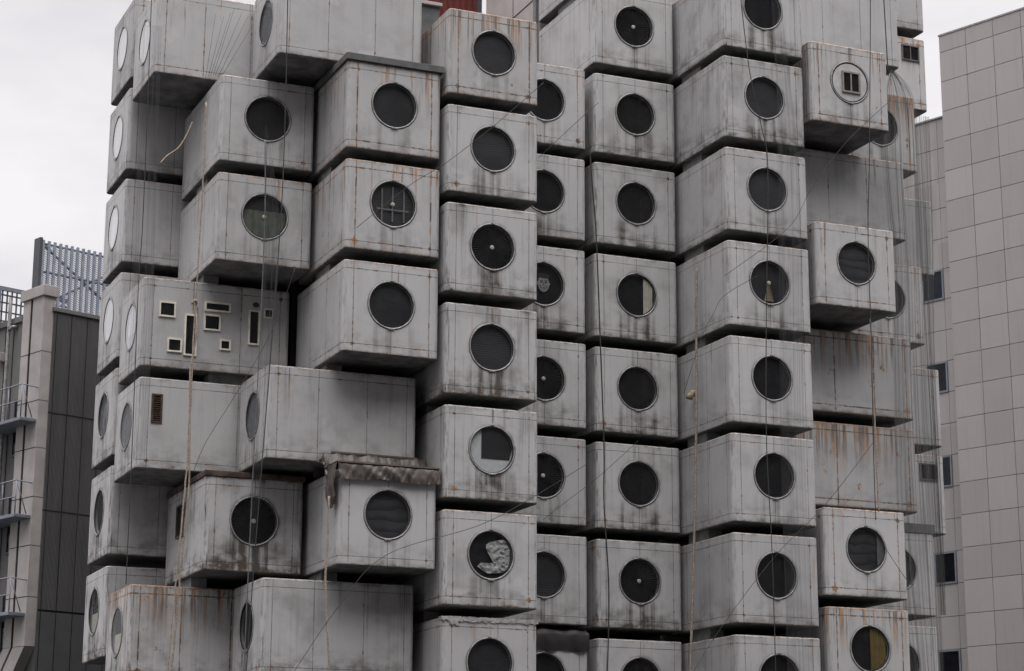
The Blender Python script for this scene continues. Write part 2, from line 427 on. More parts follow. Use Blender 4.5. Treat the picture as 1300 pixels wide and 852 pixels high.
def lathe(bm, prof, n=64, cz=WZ, cy=-HY, cx=0., smooth=True):
    rings = [[bm.verts.new((cx+r*math.cos(2*PI*i/n), cy+y, cz+r*math.sin(2*PI*i/n))) for i in range(n)] for r, y in prof]
    for a, b in zip(rings, rings[1:]):
        for i in range(n):
            f = bm.faces.new((a[i], a[(i+1) % n], b[(i+1) % n], b[i])); f.smooth = smooth
    return rings
def frame_mesh():
    bm = bmesh.new()
    lathe(bm, [(.626, .004), (.624, -.007), (.614, -.008), (.610, -.014), (.596, -.018), (.580, -.014), (.577, -.006)])
    lathe(bm, [(.577, -.006), (.574, -.010), (.566, -.010), (.562, -.0), (.562, .03)])
    me = mesh(bm, 'window_ring', ['frame_metal', 'gasket'])
    for f in me.polygons:
        r = math.hypot(f.center.x, f.center.z-WZ)
        if r < .5775 or r > .6115: f.material_index = 1
    return me
FRAME = frame_mesh()
def disc_poly(r, clips=(), n=72):
    pts = [(r*math.cos(2*PI*i/n), r*math.sin(2*PI*i/n)) for i in range(n)]
    for (a, b, c) in clips:           # keep a*x + b*z >= c
        q = []
        for i in range(len(pts)):
            p0, p1 = pts[i], pts[(i+1) % len(pts)]
            d0, d1 = a*p0[0]+b*p0[1]-c, a*p1[0]+b*p1[1]-c
            if d0 >= 0: q.append(p0)
            if (d0 >= 0) != (d1 >= 0):
                t = d0/(d0-d1); q.append((p0[0]+(p1[0]-p0[0])*t, p0[1]+(p1[1]-p0[1])*t))
        pts = q
    return pts
def disc_mesh(name, mat, r, y, clips=(), th=.006):
    bm = bmesh.new(); p = disc_poly(r, clips)
    if th == 0:
        bm.faces.new([bm.verts.new((x, -HY+y, WZ+z)) for x, z in p])
        bm.normal_update()
        if bm.faces[:][0].normal.y > 0: bmesh.ops.reverse_faces(bm, faces=bm.faces[:])
        me = bpy.data.meshes.new(name); bm.to_mesh(me); bm.free(); me.materials.append(MAT[mat])
        return me
    a = [bm.verts.new((x, -HY+y, WZ+z)) for x, z in p]; b = [bm.verts.new((x, -HY+y+th, WZ+z)) for x, z in p]
    bm.faces.new(a); bm.faces.new(b[::-1])
    for i in range(len(p)): bm.faces.new((a[i], b[i], b[(i+1) % len(p)], a[(i+1) % len(p)]))
    return mesh(bm, name, mat)
PANE = disc_mesh('pane', 'pane_glass', .570, -.003, th=0)
def latch_mesh():
    bm = bmesh.new()
    add_box(bm, (-.085, -HY-.036, WZ-.628), (.085, -HY-.002, WZ-.585), .010)
    return mesh(bm, 'latch', 'frame_metal')
PANE_SIDE = disc_mesh('pane', 'pane_side', .570, -.003, th=0)
PANE_FILM = disc_mesh('pane', 'pane_film', .570, -.003, th=0)
LATCH = latch_mesh()
HINGE = box_mesh('hinge', 'frame_metal', ((-.055, -HY-.030, WZ+.595), (.055, -HY-.002, WZ+.632)), bev=.008)
BLIND = {k: disc_mesh('blind', k, .558, .085) for k in ('slats_dark', 'slats_mid', 'slats_wide', 'fan_paper', 'white_card')}
def fan_mesh():
    bm = bmesh.new(); n = 96; c = bm.verts.new((0, -HY+.060, WZ))
    rim = [bm.verts.new((.548*math.cos(2*PI*i/n), -HY+(.060 if i % 2 else .085), WZ+.548*math.sin(2*PI*i/n))) for i in range(n)]
    for i in range(n): bm.faces.new((c, rim[i], rim[(i+1) % n]))
    return mesh(bm, 'fan_blind', 'fan_paper')
FAN = fan_mesh()
def hub_mesh():
    bm = bmesh.new()
    r = lathe(bm, [(.058, .06), (.058, .045), (.045, .035), (.012, .032)], n=20)
    bm.faces.new(r[-1])
    return mesh(bm, 'blind_hub', 'hub_plastic')
HUB = hub_mesh()
_cc = {}
def curtain_mesh(mat, x0, x1, z0=-.55, z1=.55, y=.050, waves=9, amp=.012):
    key = (mat, x0, x1, z0, z1, waves)
    if key in _cc: return _cc[key]
    bm = bmesh.new(); n = 70; cols = []; R = .548
    for i in range(n+1):
        x = x0 + (x1-x0)*i/n
        if abs(x) > R*.999: x = math.copysign(R*.999, x)
        e = math.sqrt(R*R-x*x); a, b = max(-e, z0), min(e, z1)
        if b < a: a = b = max(min(a, e), -e)
        yy = -HY + y + amp*math.sin(waves*2*PI*(i/n) + .7*math.sin(i*.31)) 
        cols.append([bm.verts.new((x, yy, WZ+a+(b-a)*j/6)) for j in range(7)])
    for i in range(n):
        for j in range(6):
            bm.faces.new((cols[i][j], cols[i+1][j], cols[i+1][j+1], cols[i][j+1])).smooth = True
    bmesh.ops.remove_doubles(bm, verts=bm.verts[:], dist=1e-5)
    me = mesh(bm, 'curtain', mat); _cc[key] = me
    return me
def tassel_mesh():
    bm = bmesh.new()
    n = 14
    for i in range(n):
        t0, t1 = (i/n-.5)*.30, ((i+1)/n-.5)*.30
        y0, y1 = (.035 if i % 2 else .062), (.062 if i % 2 else .035)
        a = bm.verts.new((t0*.15, -HY+y0, WZ-.02)); b = bm.verts.new((t1*.15, -HY+y1, WZ-.02))
        c = bm.verts.new((t1*.95-.005, -HY+y1, WZ-.50)); d = bm.verts.new((t0*.95-.005, -HY+y0, WZ-.50))
        bm.faces.new((a, b, c, d))
    return mesh(bm, 'folded_blind', 'fan_tan')
BRACK = box_mesh('support_bracket', 'bracket', ((-1.12, -.35, -.272), (-.72, .75, .03)))
BRACK_S = box_mesh('support_bracket', 'bracket', ((.55, -.1, -.272), (1.0, 1.0, .03)))
def slab_mesh(mat, t, o): return box_mesh('roof_slab', mat, ((-HX-o, -HY-o, H-.01), (HX+o, HY, H+t)), bev=.01)

def window_box(parent, ax, pos, w, h, mat, fw=.05, proud=.05, mullion=False, name='side_window', plane=None):
    """a small framed window standing on a capsule face. ax: '+x' '-x' '-y'; pos=(u,z) centre; u increases along local y (x for -y)"""
    u, z = pos
    bm = bmesh.new()
    def bx(b_, u0, u1, z0, z1, d0, d1):
        if ax == '+x': add_box(b_, (HX+d0, u0, z0), (HX+d1, u1, z1))
        elif ax == '-x': add_box(b_, (-HX-d1, u0, z0), (-HX-d0, u1, z1))
        else: add_box(b_, (u0, -HY-d1, z0), (u1, -HY-d0, z1))
    bx(bm, u-w/2, u+w/2, z+h/2-fw, z+h/2, -.01, proud); bx(bm, u-w/2, u+w/2, z-h/2, z-h/2+fw, -.01, proud)
    bx(bm, u-w/2, u-w/2+fw, z-h/2+fw, z+h/2-fw, -.01, proud); bx(bm, u+w/2-fw, u+w/2, z-h/2+fw, z+h/2-fw, -.01, proud)
    if mullion: bx(bm, u-fw*.4, u+fw*.4, z-h/2+fw, z+h/2-fw, -.01, proud*.8)
    f = link(name, mesh(bm, name, mat), parent)
    bm = bmesh.new(); bx(bm, u-w/2+fw, u+w/2-fw, z-h/2+fw, z+h/2-fw, .012, .016)
    link('pane', mesh(bm, 'pane', 'pane_glass'), f)
    bm = bmesh.new(); bx(bm, u-w/2+fw, u+w/2-fw, z-h/2+fw, z+h/2-fw, .002, .006)
    link('backing', mesh(bm, 'backing', 'dark_interior'), f)
    return f

RND = random.Random(5)
def capsule(x, y, z, face, label, win='slats', rust=.25, grime_shade=.25, group='capsules stacked on the tower', brackets=True):
    """x, y: plan position of the corner nearest the photographer (left front for front windows, near corner for side windows)"""
    if face == 'F': cx, cy, rz = x+HX, y+HY, 0
    elif face == 'S': cx, cy, rz = x+HY, y+HX, -PI/2
    else: cx, cy, rz = x-HY, y+HX, PI/2          # 'E': window turned away to the right, x is the right end
    j = lambda a: RND.uniform(-a, a)
    root = empty('capsule', (cx+j(.012), cy+j(.012), z+j(.008)), rz+j(.0035), label, 'capsule', group)
    sh = link('shell', SHELL, root); sh['rust'] = float(rust); sh['grime_shade'] = float(grime_shade)
    if brackets: link('support_bracket', BRACK if face == 'F' else BRACK_S, root)
    w = None
    if win != 'none' and face != 'E':
        w = link('window', FRAME, root)
        if win != 'slider':
            link('pane', PANE_FILM if win in ('white', 'whitehalf') else PANE_SIDE if face == 'S' else PANE, w); link('latch', LATCH, w); link('hinge', HINGE, w)
        if win in ('slats', 'slats_dark'): link('blind', BLIND['slats_dark'], w)
        elif win == 'mid': link('blind', BLIND['slats_mid'], w)
        elif win == 'wide': link('blind', BLIND['slats_wide'], w)
        elif win == 'dark': link('blind', BLIND['fan_paper'], w)
        elif win == 'hub': link('fan_blind', FAN, w); link('blind_hub', HUB, w)
        elif win == 'white': link('curtain', curtain_mesh('white_curtain', -.545, .545, waves=11), w)
        elif win == 'whitehalf': link('curtain', curtain_mesh('white_curtain', -.545, .545, -.16, .55, waves=11), w); link('blind', curtain_mesh('grey_curtain', -.545, .545, -.55, -.16, .06), w)
        elif win == 'grey': link('curtain', curtain_mesh('grey_curtain', -.545, .545, waves=9), w)
        elif win == 'tan': link('curtain', curtain_mesh('cream_curtain', -.40, .545, -.55, -.05, waves=5), w); link('blind', BLIND['fan_paper'], w)
        elif win == 'green':
            link('curtain', curtain_mesh('green_curtain', -.545, .545, -.55, .16, waves=5, amp=.02), w)
            link('blind', BLIND['slats_dark'], w); link('blind_hub', HUB, w)
        elif win == 'cream': link('curtain', curtain_mesh('cream_curtain', .22, .50, waves=4), w); link('blind', BLIND['fan_paper'], w)
        elif win == 'edge': link('curtain', curtain_mesh('grey_curtain', .36, .53, waves=3), w); link('blind', BLIND['slats_wide'], w)
        elif win == 'yellow': link('curtain', curtain_mesh('yellow_curtain', .03, .50, waves=6), w); link('blind', BLIND['fan_paper'], w)
        elif win == 'card':
            link('card', disc_mesh('card', 'white_card', .556, .060), w)
            link('blind', disc_mesh('dark_panel', 'slats_dark', .550, .050, [(1, 0, -.26), (-.97, .24, -.52), (0, 1, -.22)]), w)
        elif win == 'tassel':
            link('blind', BLIND['slats_dark'], w); link('blind_hub', HUB, w); link('folded_blind', tassel_mesh(), w)
        elif win == 'bars':
            link('blind', BLIND['slats_mid'], w); link('blind_hub', HUB, w)
            link('lattice', box_mesh('lattice', 'grey_curtain', ((-.02, -HY+.055, WZ-.45), (.02, -HY+.07, WZ+.45)), ((-.3, -HY+.055, WZ-.46), (-.26, -HY+.07, WZ+.40)), ((.28, -HY+.055, WZ-.44), (.32, -HY+.07, WZ+.40)), ((-.42, -HY+.045, WZ-.16), (.42, -HY+.054, WZ-.12))), w)
        elif win == 'specks': link('blind', BLIND['slats_mid'], w)
        elif win == 'portrait':
            link('blind', BLIND['fan_paper'], w); face_print(w)
        elif win == 'slider':
            link('window_panel', disc_mesh('window_panel', 'panel_white', .545, -.004), w); link('latch', LATCH, w)
            window_box(root, '-y', (.03, WZ+.0), .58, .62, 'window_taupe', fw=.05, proud=.05, mullion=True, name='sliding_window')
    return root
def face_print(w):
    bm = bmesh.new()
    def ell(cx, cz, rx, rz, y, mi, n=20):
        vs = [bm.verts.new((cx+rx*math.cos(2*PI*i/n), -HY+y, WZ+cz+rz*math.sin(2*PI*i/n))) for i in range(n)]
        f = bm.faces.new(vs); f.material_index = mi
    ell(.02, .02, .165, .235, .050, 0); ell(.02, .235, .17, .075, .047, 1)
    for sx in (-1, 1):
        ell(.02+sx*.068, .055, .036, .018, .046, 1); ell(.02+sx*.07, .10, .048, .010, .046, 1)
        ell(.02+sx*.085, -.07, .010, .045, .046, 1); ell(.02+sx*.165, .02, .022, .05, .051, 0)
    ell(.02, -.03, .018, .008, .046, 1); ell(.02, -.105, .060, .012, .046, 1); ell(.012, .02, .006, .04, .046, 1)
    link('face_print', mesh(bm, 'face_print', ['print_pale', 'gasket']), w)

# ------------------------------------------------------------------ ground
bm = bmesh.new()
for a in ((-2500, -2500), (2500, -2500), (2500, 2500), (-2500, 2500)): bm.verts.new((a[0], a[1], -1.6))
bm.faces.new(bm.verts[:])
g = link('ground', mesh(bm, 'ground', 'asphalt')); g['kind'] = 'structure'

# ------------------------------------------------------------------ the two shafts the capsules hang on
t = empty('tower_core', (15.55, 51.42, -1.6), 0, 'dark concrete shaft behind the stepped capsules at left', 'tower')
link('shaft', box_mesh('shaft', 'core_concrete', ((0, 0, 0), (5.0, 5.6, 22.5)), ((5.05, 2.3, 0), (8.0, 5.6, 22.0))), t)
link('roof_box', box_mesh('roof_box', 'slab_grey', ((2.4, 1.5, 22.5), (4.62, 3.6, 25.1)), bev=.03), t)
link('coping', box_mesh('coping', 'core_beige', ((2.3, 1.42, 25.1), (4.66, 3.65, 25.2)), bev=.01), t)
t = empty('tower_core', (23.62, 53.68, -1.6), 0, 'beige panelled shaft behind the right hand capsules, its top showing beside the red wall', 'tower')
link('shaft', box_mesh('shaft', 'core_beige', ((0, 0, 0), (2.5, 4.2, 32)), ((2.5, -2.45, 0), (7.75, 4.2, 32)), ((7.75, 0, 0), (9.5, 4.2, 32))), t)
link('panel_seam', box_mesh('panel_seam', 'seam_dark', ((-.012, 2.0, 18), (.01, 2.02, 32)), ((-.012, 0, 26.35), (.01, 4.2, 26.375)), ((-.012, 0, 27.9), (.01, 4.2, 27.925)), bev=0), t)
bm = bmesh.new(); add_tube(bm, [(-.1, .1, 10), (-.1, .1, 32)], .07, 10)
link('drain_pipe', mesh(bm, 'drain_pipe', 'cable_grey'), t)
t = empty('plant_room', (20, 59.6, 18), 0, 'red corrugated rooftop wall showing above the capsules', 'plant room')
link('wall', box_mesh('wall', 'red_rib', ((0, 0, 0), (4.0, 3, 13))), t)
link('corner_post', box_mesh('corner_post', 'steel_dark', ((4.0, -.03, 0), (4.16, .15, 13))), t)

# ------------------------------------------------------------------ the capsules
ZL, Z4, Z5, Z6, Z7, Z8, Z0 = 16.95, 18.689, 21.239, 21.201, 21.188, 19.43, 20.308
# leftmost edge: side windows
S0 = [(0, 'white', .15, .3, 'topmost capsule of the leftmost column, half hidden by a bigger capsule'),
      (1, 'white', .2, .35, 'second capsule down the leftmost column, loose cord across its shaded front'),
      (2, 'white', .2, .35, 'third capsule down the leftmost column with its pale weathered front in view'),
      (3, 'white', .2, .3, 'fourth capsule down the leftmost column, behind the capsule with small square windows'),
      (4, 'grey', .1, .5, 'fifth capsule down the leftmost column, behind the capsule with the rusty slot'),
      (5, 'dark', .1, .8, 'sixth capsule down the leftmost column with its front in deep shade'),
      (6, 'tan', .1, .8, 'lowest capsule of the leftmost column, tan board across its lower window')]
for k, w, r, g_, lb in S0: capsule(11.501, 53.62, Z0-k*P, 'S', lb, w, r, g_)  # grime of the lowest ones raised to imitate the dimmer light there
s = capsule(11.551, 51.022, ZL+P, 'S', 'long side of a big jutting capsule at top left above the sky edge', 'white', .5, .1)
s = capsule(11.551, 51.022, ZL-2*P, 'S', 'capsule with eight small cream framed windows scattered on its long side', 'whitehalf', .35, .3)
for (u, z, w, h) in ((-1.30, 1.51, .43, .40), (-.68, .90, .33, 1.08), (0., 1.70, .68, .25), (-.13, 1.28, .44, .42), (-1.08, .60, .38, .36), (.23, .73, .29, .28), (.97, 1.26, .30, .92), (1.35, 1.67, .27, .27)):
    window_box(s, '+x', (u, z), w, h, 'window_white', fw=.042, proud=.045)
bm = bmesh.new(); bmesh.ops.create_uvsphere(bm, u_segments=16, v_segments=8, radius=.09)
for v in bm.verts: v.co = Vector((HX+max(0, v.co.x)*.6, 1.01+v.co.y, 1.87+v.co.z*.75))
link('vent_hood', mesh(bm, 'vent_hood', 'cable_dark'), s)
s = capsule(11.551, 51.022, ZL-3*P, 'S', 'capsule with one narrow rusty vent slot on its long grey side', 'grey', .15, .4)
f = link('vent_slot', box_mesh('vent_slot', 'slot_rust', ((HX-.01, -1.60, 1.16), (HX+.03, -1.55, 1.90)), ((HX-.01, -1.37, 1.16), (HX+.03, -1.32, 1.90)), ((HX-.01, -1.55, 1.85), (HX+.03, -1.37, 1.90)), ((HX-.01, -1.55, 1.16), (HX+.03, -1.37, 1.21))), s)
link('louvre', box_mesh('louvre', 'slot_rust', *[((HX-.005, -1.55, 1.235+i*.055), (HX+.022, -1.37, 1.255+i*.055)) for i in range(11)]), f)
link('backing', box_mesh('backing', 'dark_interior', ((HX-.005, -1.55, 1.21), (HX+.004, -1.37, 1.85))), f)
capsule(11.551, 51.022, ZL-5*P, 'S', 'capsule at bottom left with rust blotches on its long side and an open window', 'tan', 1.0, .75)  # real streaks, with grime raised further in place of shade
# capsules showing a long side, between the front windows
capsule(14.112, 48.393, ZL+P, 'S', 'long sided capsule at the top edge, jutting over two round front windows', 'grey', .3, .12)
capsule(14.112, 48.393, ZL-3*P, 'S', 'long sided capsule under the biggest jutting one, its right half in deep shadow', 'grey', .3, .45)
capsule(14.112, 48.393, ZL-5*P, 'S', 'long sided capsule at the bottom edge beneath the capsule with the brown tarpaulin', 'dark', .15, .75)  # grime raised to paint in the darkness towards the bottom
# front windows of the left tower
capsule(13.008, 49.718, ZL, 'F', 'shaded capsule with a slatted round window, upper one of the pair at left', 'slats', .15, .35)
capsule(13.008, 49.718, ZL-P, 'F', 'capsule whose round window shows a draped green curtain', 'green', .5, .2)
s = capsule(13.008, 49.718, ZL-4*P, 'F', 'dingy streaked capsule with a rusty roof slab and a fan blind hub', 'hub', .3, 1.1)  # real streak dirt, strengthened to stand in for low shade too
link('roof_slab', slab_mesh('slab_rust', .13, .03), s)
window_box(s, '-x', (.35, 1.5), .75, .85, 'window_brown', fw=.05, proud=.06)
s = capsule(15.636, 47.405, ZL, 'F', 'capsule topped by a flat dark roof slab with rust along its upper seam', 'slats', .75, .15)
link('roof_slab', slab_mesh('slab_grey', .17, .06), s)
capsule(15.636, 47.405, ZL-P, 'F', 'capsule with a rusty top seam, lattice bars and a pale hub behind its round window', 'bars', .8, .15)
capsule(15.636, 47.405, ZL-2*P, 'F', 'most prominent jutting capsule with a deep open underside and wavy blinds', 'slats', .45, .12)
tarp_cap = capsule(15.636, 47.405, ZL-4*P, 'F', 'jutting capsule wearing a brown tarpaulin over its roof', 'wide', .3, .2)
# straight column
C4L = [(0, 'specks', .92, .2, 'capsule with orange rust runs above its round window, top of the straight middle column'),
       (1, 'mid', .15, .4, 'second capsule down the straight middle column, grey blinds and sooty runs'),
       (2, 'hub', .15, 0.65, 'third capsule down the straight middle column, pale hub centred in its window'),
       (3, 'mid', .2, 0.80, 'fourth capsule down the straight middle column with sooty runs below a plain grey window'),
       (4, 'card', .2, 0.75, 'capsule whose window is half closed by white board'),
       (5, 'dark', .45, 0.50, 'capsule with crumpled newspaper pressed behind its round window'),
       (6, 'slats', .5, .15, 'capsule at the bottom edge with silver foil tape along its top edge')]
for k, w, r, g_, lb in C4L:
    s = capsule(18.251, 47.222, Z4-k*P, 'F', lb, w, r, g_)
    if k == 6:
        bm = bmesh.new(); rd = random.Random(3)
        n = 60
        for i in range(n):
            x0 = -HX-.01 + (W+.02)*i/n; x1 = -HX-.01+(W+.02)*(i+1)/n
            d = .06 + .05*rd.random() + (.10 if 4 < i < 10 else 0)
            add_box(bm, (x0, -HY-.018-.012*rd.random(), H-d), (x1, -HY+.20, H+.012+.02*rd.random()))
        link('foil_tape', mesh(bm, 'foil_tape', 'foil'), s)
for k, w, r, g_, lb in [(1, 'dark', .45, .2, 'topmost capsule of the half hidden recessed column, cut by the straight column'),
       (2, 'dark', .1, .4, 'second capsule down the half hidden recessed column, plain dark window'),
       (3, 'portrait', .25, .5, 'half hidden capsule with a black and white face print in its window'),
       (4, 'hub', .25, .4, 'half hidden capsule with a pale hub in its window, just below the face print'),
       (5, 'hub', .1, .35, 'half hidden capsule with a pale hub in its window, fifth down the recessed column'),
       (6, 'mid', .1, .45, 'half hidden capsule with a grey window, second from the bottom of the recessed column'),
       (7, 'dark', .1, .5, 'half hidden capsule at the bottom edge under a dark awning')]:
    capsule(20.793, 49.788, Z5-k*P, 'F', lb, w, r, g_)
for k, w, r, g_, lb in [(-1, 'dark', .1, .3, 'capsule cut off by the top edge, only its far side and underside in view'),
       (0, 'hub', .1, .35, 'top capsule of the flat recessed column with a pale hub and bare left side'),
       (1, 'dark', .1, 0.53, 'second capsule down the flat recessed column, plain dark window'),
       (2, 'dark', .1, 0.68, 'third capsule down the flat recessed column with grimy runs under a dark window'),
       (3, 'cream', .1, .6, 'capsule with a cream curtain drawn to the right of its window'),
       (4, 'dark', .15, 0.73, 'fifth capsule down the flat recessed column, just below the cream curtain'),
       (5, 'dark', .15, 0.63, 'sixth capsule down the flat recessed column, between the plain one and the low pale hub'),
       (6, 'hub', .1, 0.73, 'seventh capsule down the flat recessed column with a pale hub in its window'),
       (7, 'dark', .1, .5, 'capsule at the bottom edge of the flat recessed column, its window cut off')]:
    capsule(23.527, 49.723, Z6-k*P, 'F', lb, w, r, g_)  # grime of the lower ones raised to darken the recess like shade
for k, w, r, g_, lb in [(0, 'dark', .2, .7, 'topmost capsule of the column right of the recess, its window nearly cut off'),
       (1, 'mid', .2, .75, 'dirty capsule with blackened corners, second down the column right of the recess'),
       (2, 'mid', .3, .4, 'third capsule down the column right of the recess, a grey net over its right side'),
       (3, 'tassel', .3, .35, 'capsule with a folded tan blind hanging in its round window'),
       (4, 'dark', .3, .25, 'capsule with a small tan spout on its left side below the folded blind'),
       (5, 'dark', .25, .3, 'sixth capsule down the column right of the recess, under the one with the spout'),
       (6, 'dark', .3, .3, 'seventh capsule down the column right of the recess, above the cut off one'),
       (7, 'dark', .3, .35, 'lowest capsule of the column right of the recess, cut by the bottom edge')]:
    s = capsule(26.156, 47.117, Z7-k*P, 'F', lb, w, r, g_)
    if k == 4:
        bm = bmesh.new(); add_tube(bm, [(-HX+.02, -.05, 1.13), (-HX-.10, -.05, 1.12), (-HX-.20, -.05, 1.03), (-HX-.22, -.05, .95)], [.07, .09, .09, .10], 12)
        link('spout', mesh(bm, 'spout', 'fan_tan'), s)
for k, w, r, g_, lb in [(0, 'slider', .7, .3, 'jutting capsule with a square sliding window set in its round opening'),
       (2, 'wide', .5, .15, 'jutting capsule at right with a plain dark round window and shaded underside'),
       (5, 'edge', .6, .2, 'jutting capsule at lower right with a rusty roof edge'),
       (6, 'yellow', .9, .2, 'capsule at lower right with a yellow curtain in its round window')]:
    capsule(28.851, 47.087, Z8-k*P, 'F', lb, w, r, g_)
for k, r, g_, lb in [(-1, .1, .15, 'blank long side of a capsule above the sliding window, at the top edge'),
       (1, .35, .3, 'blank long side of a capsule directly below the sliding window'),
       (3, .9, .25, 'blank long side with a rust stained lower edge, under the plain jutting capsule at right'),
       (4, 1., .2, 'blank long side with yellow brown runs, above the rusty roofed capsule at lower right')]:
    capsule(32.74, 48.53, Z8-k*P, 'E', lb, 'none', r*1.08, g_)
for k, w, r, g_, lb in [(0, 'mid', 1.2, .2, 'badly rusted capsule behind netting, right of the sliding window'),
       (2, 'mid', .6, .2, 'netted capsule peeping out right of the plain jutting capsule'),
       (5, 'mid', .2, .2, 'netted capsule with a grey roof flashing at lower right'),
       (6, 'mid', .3, .2, 'netted capsule at the lower right bottom edge, behind the yellow curtain one')]:
    s = capsule(31.45, 49.62, Z8-.08-k*P, 'F', lb, w, r, g_)
    if k == 5: link('roof_slab', slab_mesh('slab_grey', .26, .02), s)
for k, r, g_, lb in [(-2, .3, .2, 'farthest right capsule at the top edge against the sky'),
       (-1, .8, .2, 'farthest right capsule with a dark sliding window against the sky'),
       (1, .3, .1, 'farthest right capsule in front of the beige building, upper one'),
       (3, .5, .1, 'farthest right capsule beside the beige building, middle one with a brown top seam'),
       (4, .4, .2, 'farthest right capsule with a dark sliding window in front of the beige building')]:
    s = capsule(35.42, 51.10, Z8-.10-k*P, 'E', lb, 'none', r*1.08, g_)
    if k in (-1, 4): window_box(s, '-x', (-1.36, 1.80), .62, .50, 'window_brown', fw=.04, proud=.04, mullion=True, name='sliding_window')

# ------------------------------------------------------------------ unseen block behind the camera, added to cut the low sky light
def sky_blocker(loc, size, rows, cols, label):
    o = empty('sky_blocker', loc, 0, label, 'building')
    w, d, h = size
    link('walls', box_mesh('walls', 'wall_grey', ((0, -d, 0), (w, 0, h)), bev=.05), o)
    bm = bmesh.new()
    for i in range(cols):
        for j in range(rows):
            a = w*(i+.2)/cols; b = w*(i+.8)/cols; z = 3+(h-5)*j/rows
            add_box(bm, (a, -.02, z), (b, .04, z+(h-5)/rows*.55))
    f = link('windows', mesh(bm, 'windows', 'steel_dark'), o); f['kind'] = 'stuff'
sky_blocker((-70, -6, -1.6), (150, 20, 62), 14, 60, 'unseen grey block added behind the camera to hold back low sky light')

# ------------------------------------------------------------------ newspaper behind the pane
def crumple():
    rd = random.Random(11); bm = bmesh.new()
    poly = [(-.12, .25), (-.02, .32), (.38, .42), (.53, .15), (.52, -.18), (.38, -.42), (-.08, -.46), (-.35, -.30), (-.25, -.20), (.08, -.20), (-.12, .15)]
    # fan of crumpled facets from an inner point set
    pts = [bm.verts.new((x*.98, 0, z*.98)) for x, z in poly]
    e = [bm.edges.new((pts[i], pts[(i+1) % len(pts)])) for i in range(len(pts))]
    bmesh.ops.triangle_fill(bm, edges=e, use_beauty=True)
    for _ in range(4):
        bmesh.ops.subdivide_edges(bm, edges=[q for q in bm.edges if q.calc_length() > .10], cuts=1)
        bmesh.ops.triangulate(bm, faces=bm.faces[:])
    for v in bm.verts:
        v.co.y += rd.uniform(-.022, .022)
        rr = math.hypot(v.co.x, v.co.z)
        if rr > .53: v.co.x *= .53/rr; v.co.z *= .53/rr
    s = NT('newsprint'); tc = s.n('ShaderNodeTexCoord')
    b = s.n('ShaderNodeTexBrick'); s.L(tc.outputs['Object'], b.inputs['Vector'])
    mp = s.n('ShaderNodeMapping'); mp.inputs['Rotation'].default_value = (PI/2, .35, 0); s.L(tc.outputs['Object'], mp.inputs[0]); s.L(mp.outputs[0], b.inputs['Vector'])
    b.inputs['Scale'].default_value = 7; b.inputs['Mortar Size'].default_value = .04
    b.inputs['Color1'].default_value = C4(.36, .36, .335); b.inputs['Color2'].default_value = C4(.17, .18, .185); b.inputs['Mortar'].default_value = C4(.42, .415, .39)
    s.bsdf(b.outputs[0], .8, .2); MAT['newsprint'] = s.m
    return mesh(bm, 'crumpled_newspaper', 'newsprint')
tag(link('crumpled_newspaper', crumple(), None, (18.251+HX, 47.222+.045, Z4-5*P+WZ)), 'crumpled pale newspaper pressed against the inside of a round window', 'newspaper')

# ------------------------------------------------------------------ tarpaulins
def tarp_big():
    rd = random.Random(4); bm = bmesh.new()
    nx_ = 150; z0 = H
    prof = [(-.115, -.23, .8), (-.12, -.17, 1), (-.115, -.10, 1), (-.10, -.02, .9), (-.09, .07, .6), (-.05, .15, .2), (.10, .17, .3), (.5, .16, .5), (.80, .18, .6), (.92, .34, .5), (.95, .50, .3), (1.02, .56, .2), (1.3, .56, .2), (1.6, .50, .3), (1.9, .05, .3)]
    ph = [rd.uniform(0, 6.28) for _ in range(6)]
    from mathutils import noise as mn
    def fold(t, k):
        v = mn.noise(Vector((t*4+k*.55, k*.12, 3.1)))*1.5 + mn.noise(Vector((t*15-k*1.1, k*.10, 7.7)))*.9 + mn.noise(Vector((t*30+k*.9, k*.12, 1.3)))*.4
        return v
    rows = []
    for j, (y, z, a) in enumerate(prof):
        row = []
        for i in range(nx_+1):
            t = i/nx_; x = -HX-.05 + (W+.09)*t
            f = fold(t*2.2, j*.6)
            low = (-.05*abs(math.sin(t*5+1)) if j == 0 else 0)
            row.append(bm.verts.new((x, -HY+y-.045*f*a, z0+z+low+(.03*f if j > 5 else 0))))
        rows.append(row)
    for a, b in zip(rows, rows[1:]):
        for i in range(nx_): bm.faces.new((a[i], a[i+1], b[i+1], b[i])).smooth = True
    # bunched flap hanging over the left front corner
    rows = []
    n = 46
    for j in range(9):
        row = []; q = j/8
        for i in range(n+1):
            t = i/n
            y = -HY-.13 + t*1.7*(1-.40*q)
            drop = (.25 + .85*math.exp(-((t-.30)/.36)**2))*q
            f = fold(t*2.5+.4, j*.25)
            top = .15 if t < .5 else .15+.40*min(1, (t-.5)/.12)
            row.append(bm.verts.new((-HX-.07-.15*abs(f)*(.3+q)-.05*math.sin(q*PI), y+.03*f*q, z0+top-drop-.02)))
        rows.append(row)
    for a, b in zip(rows, rows[1:]):
        for i in range(n): bm.faces.new((a[i], a[i+1], b[i+1], b[i])).smooth = True
    return mesh(bm, 'tarpaulin', 'tarp')
t = empty('tarpaulin', tarp_cap.location, tarp_cap.rotation_euler.z, 'brown plastic tarpaulin draped over the roof of a jutting capsule', 'tarpaulin')
link('sheet', tarp_big(), t)
link('batten', box_mesh('batten', 'plank', ((-HX-.04, -HY-.10, H+.125), (HX+.03, -HY-.055, H+.165)), ((-HX+.1, -HY+.955, H+.535), (HX-.2, -HY+1.0, H+.575))), t)
bm = bmesh.new(); n = 40
rows = []
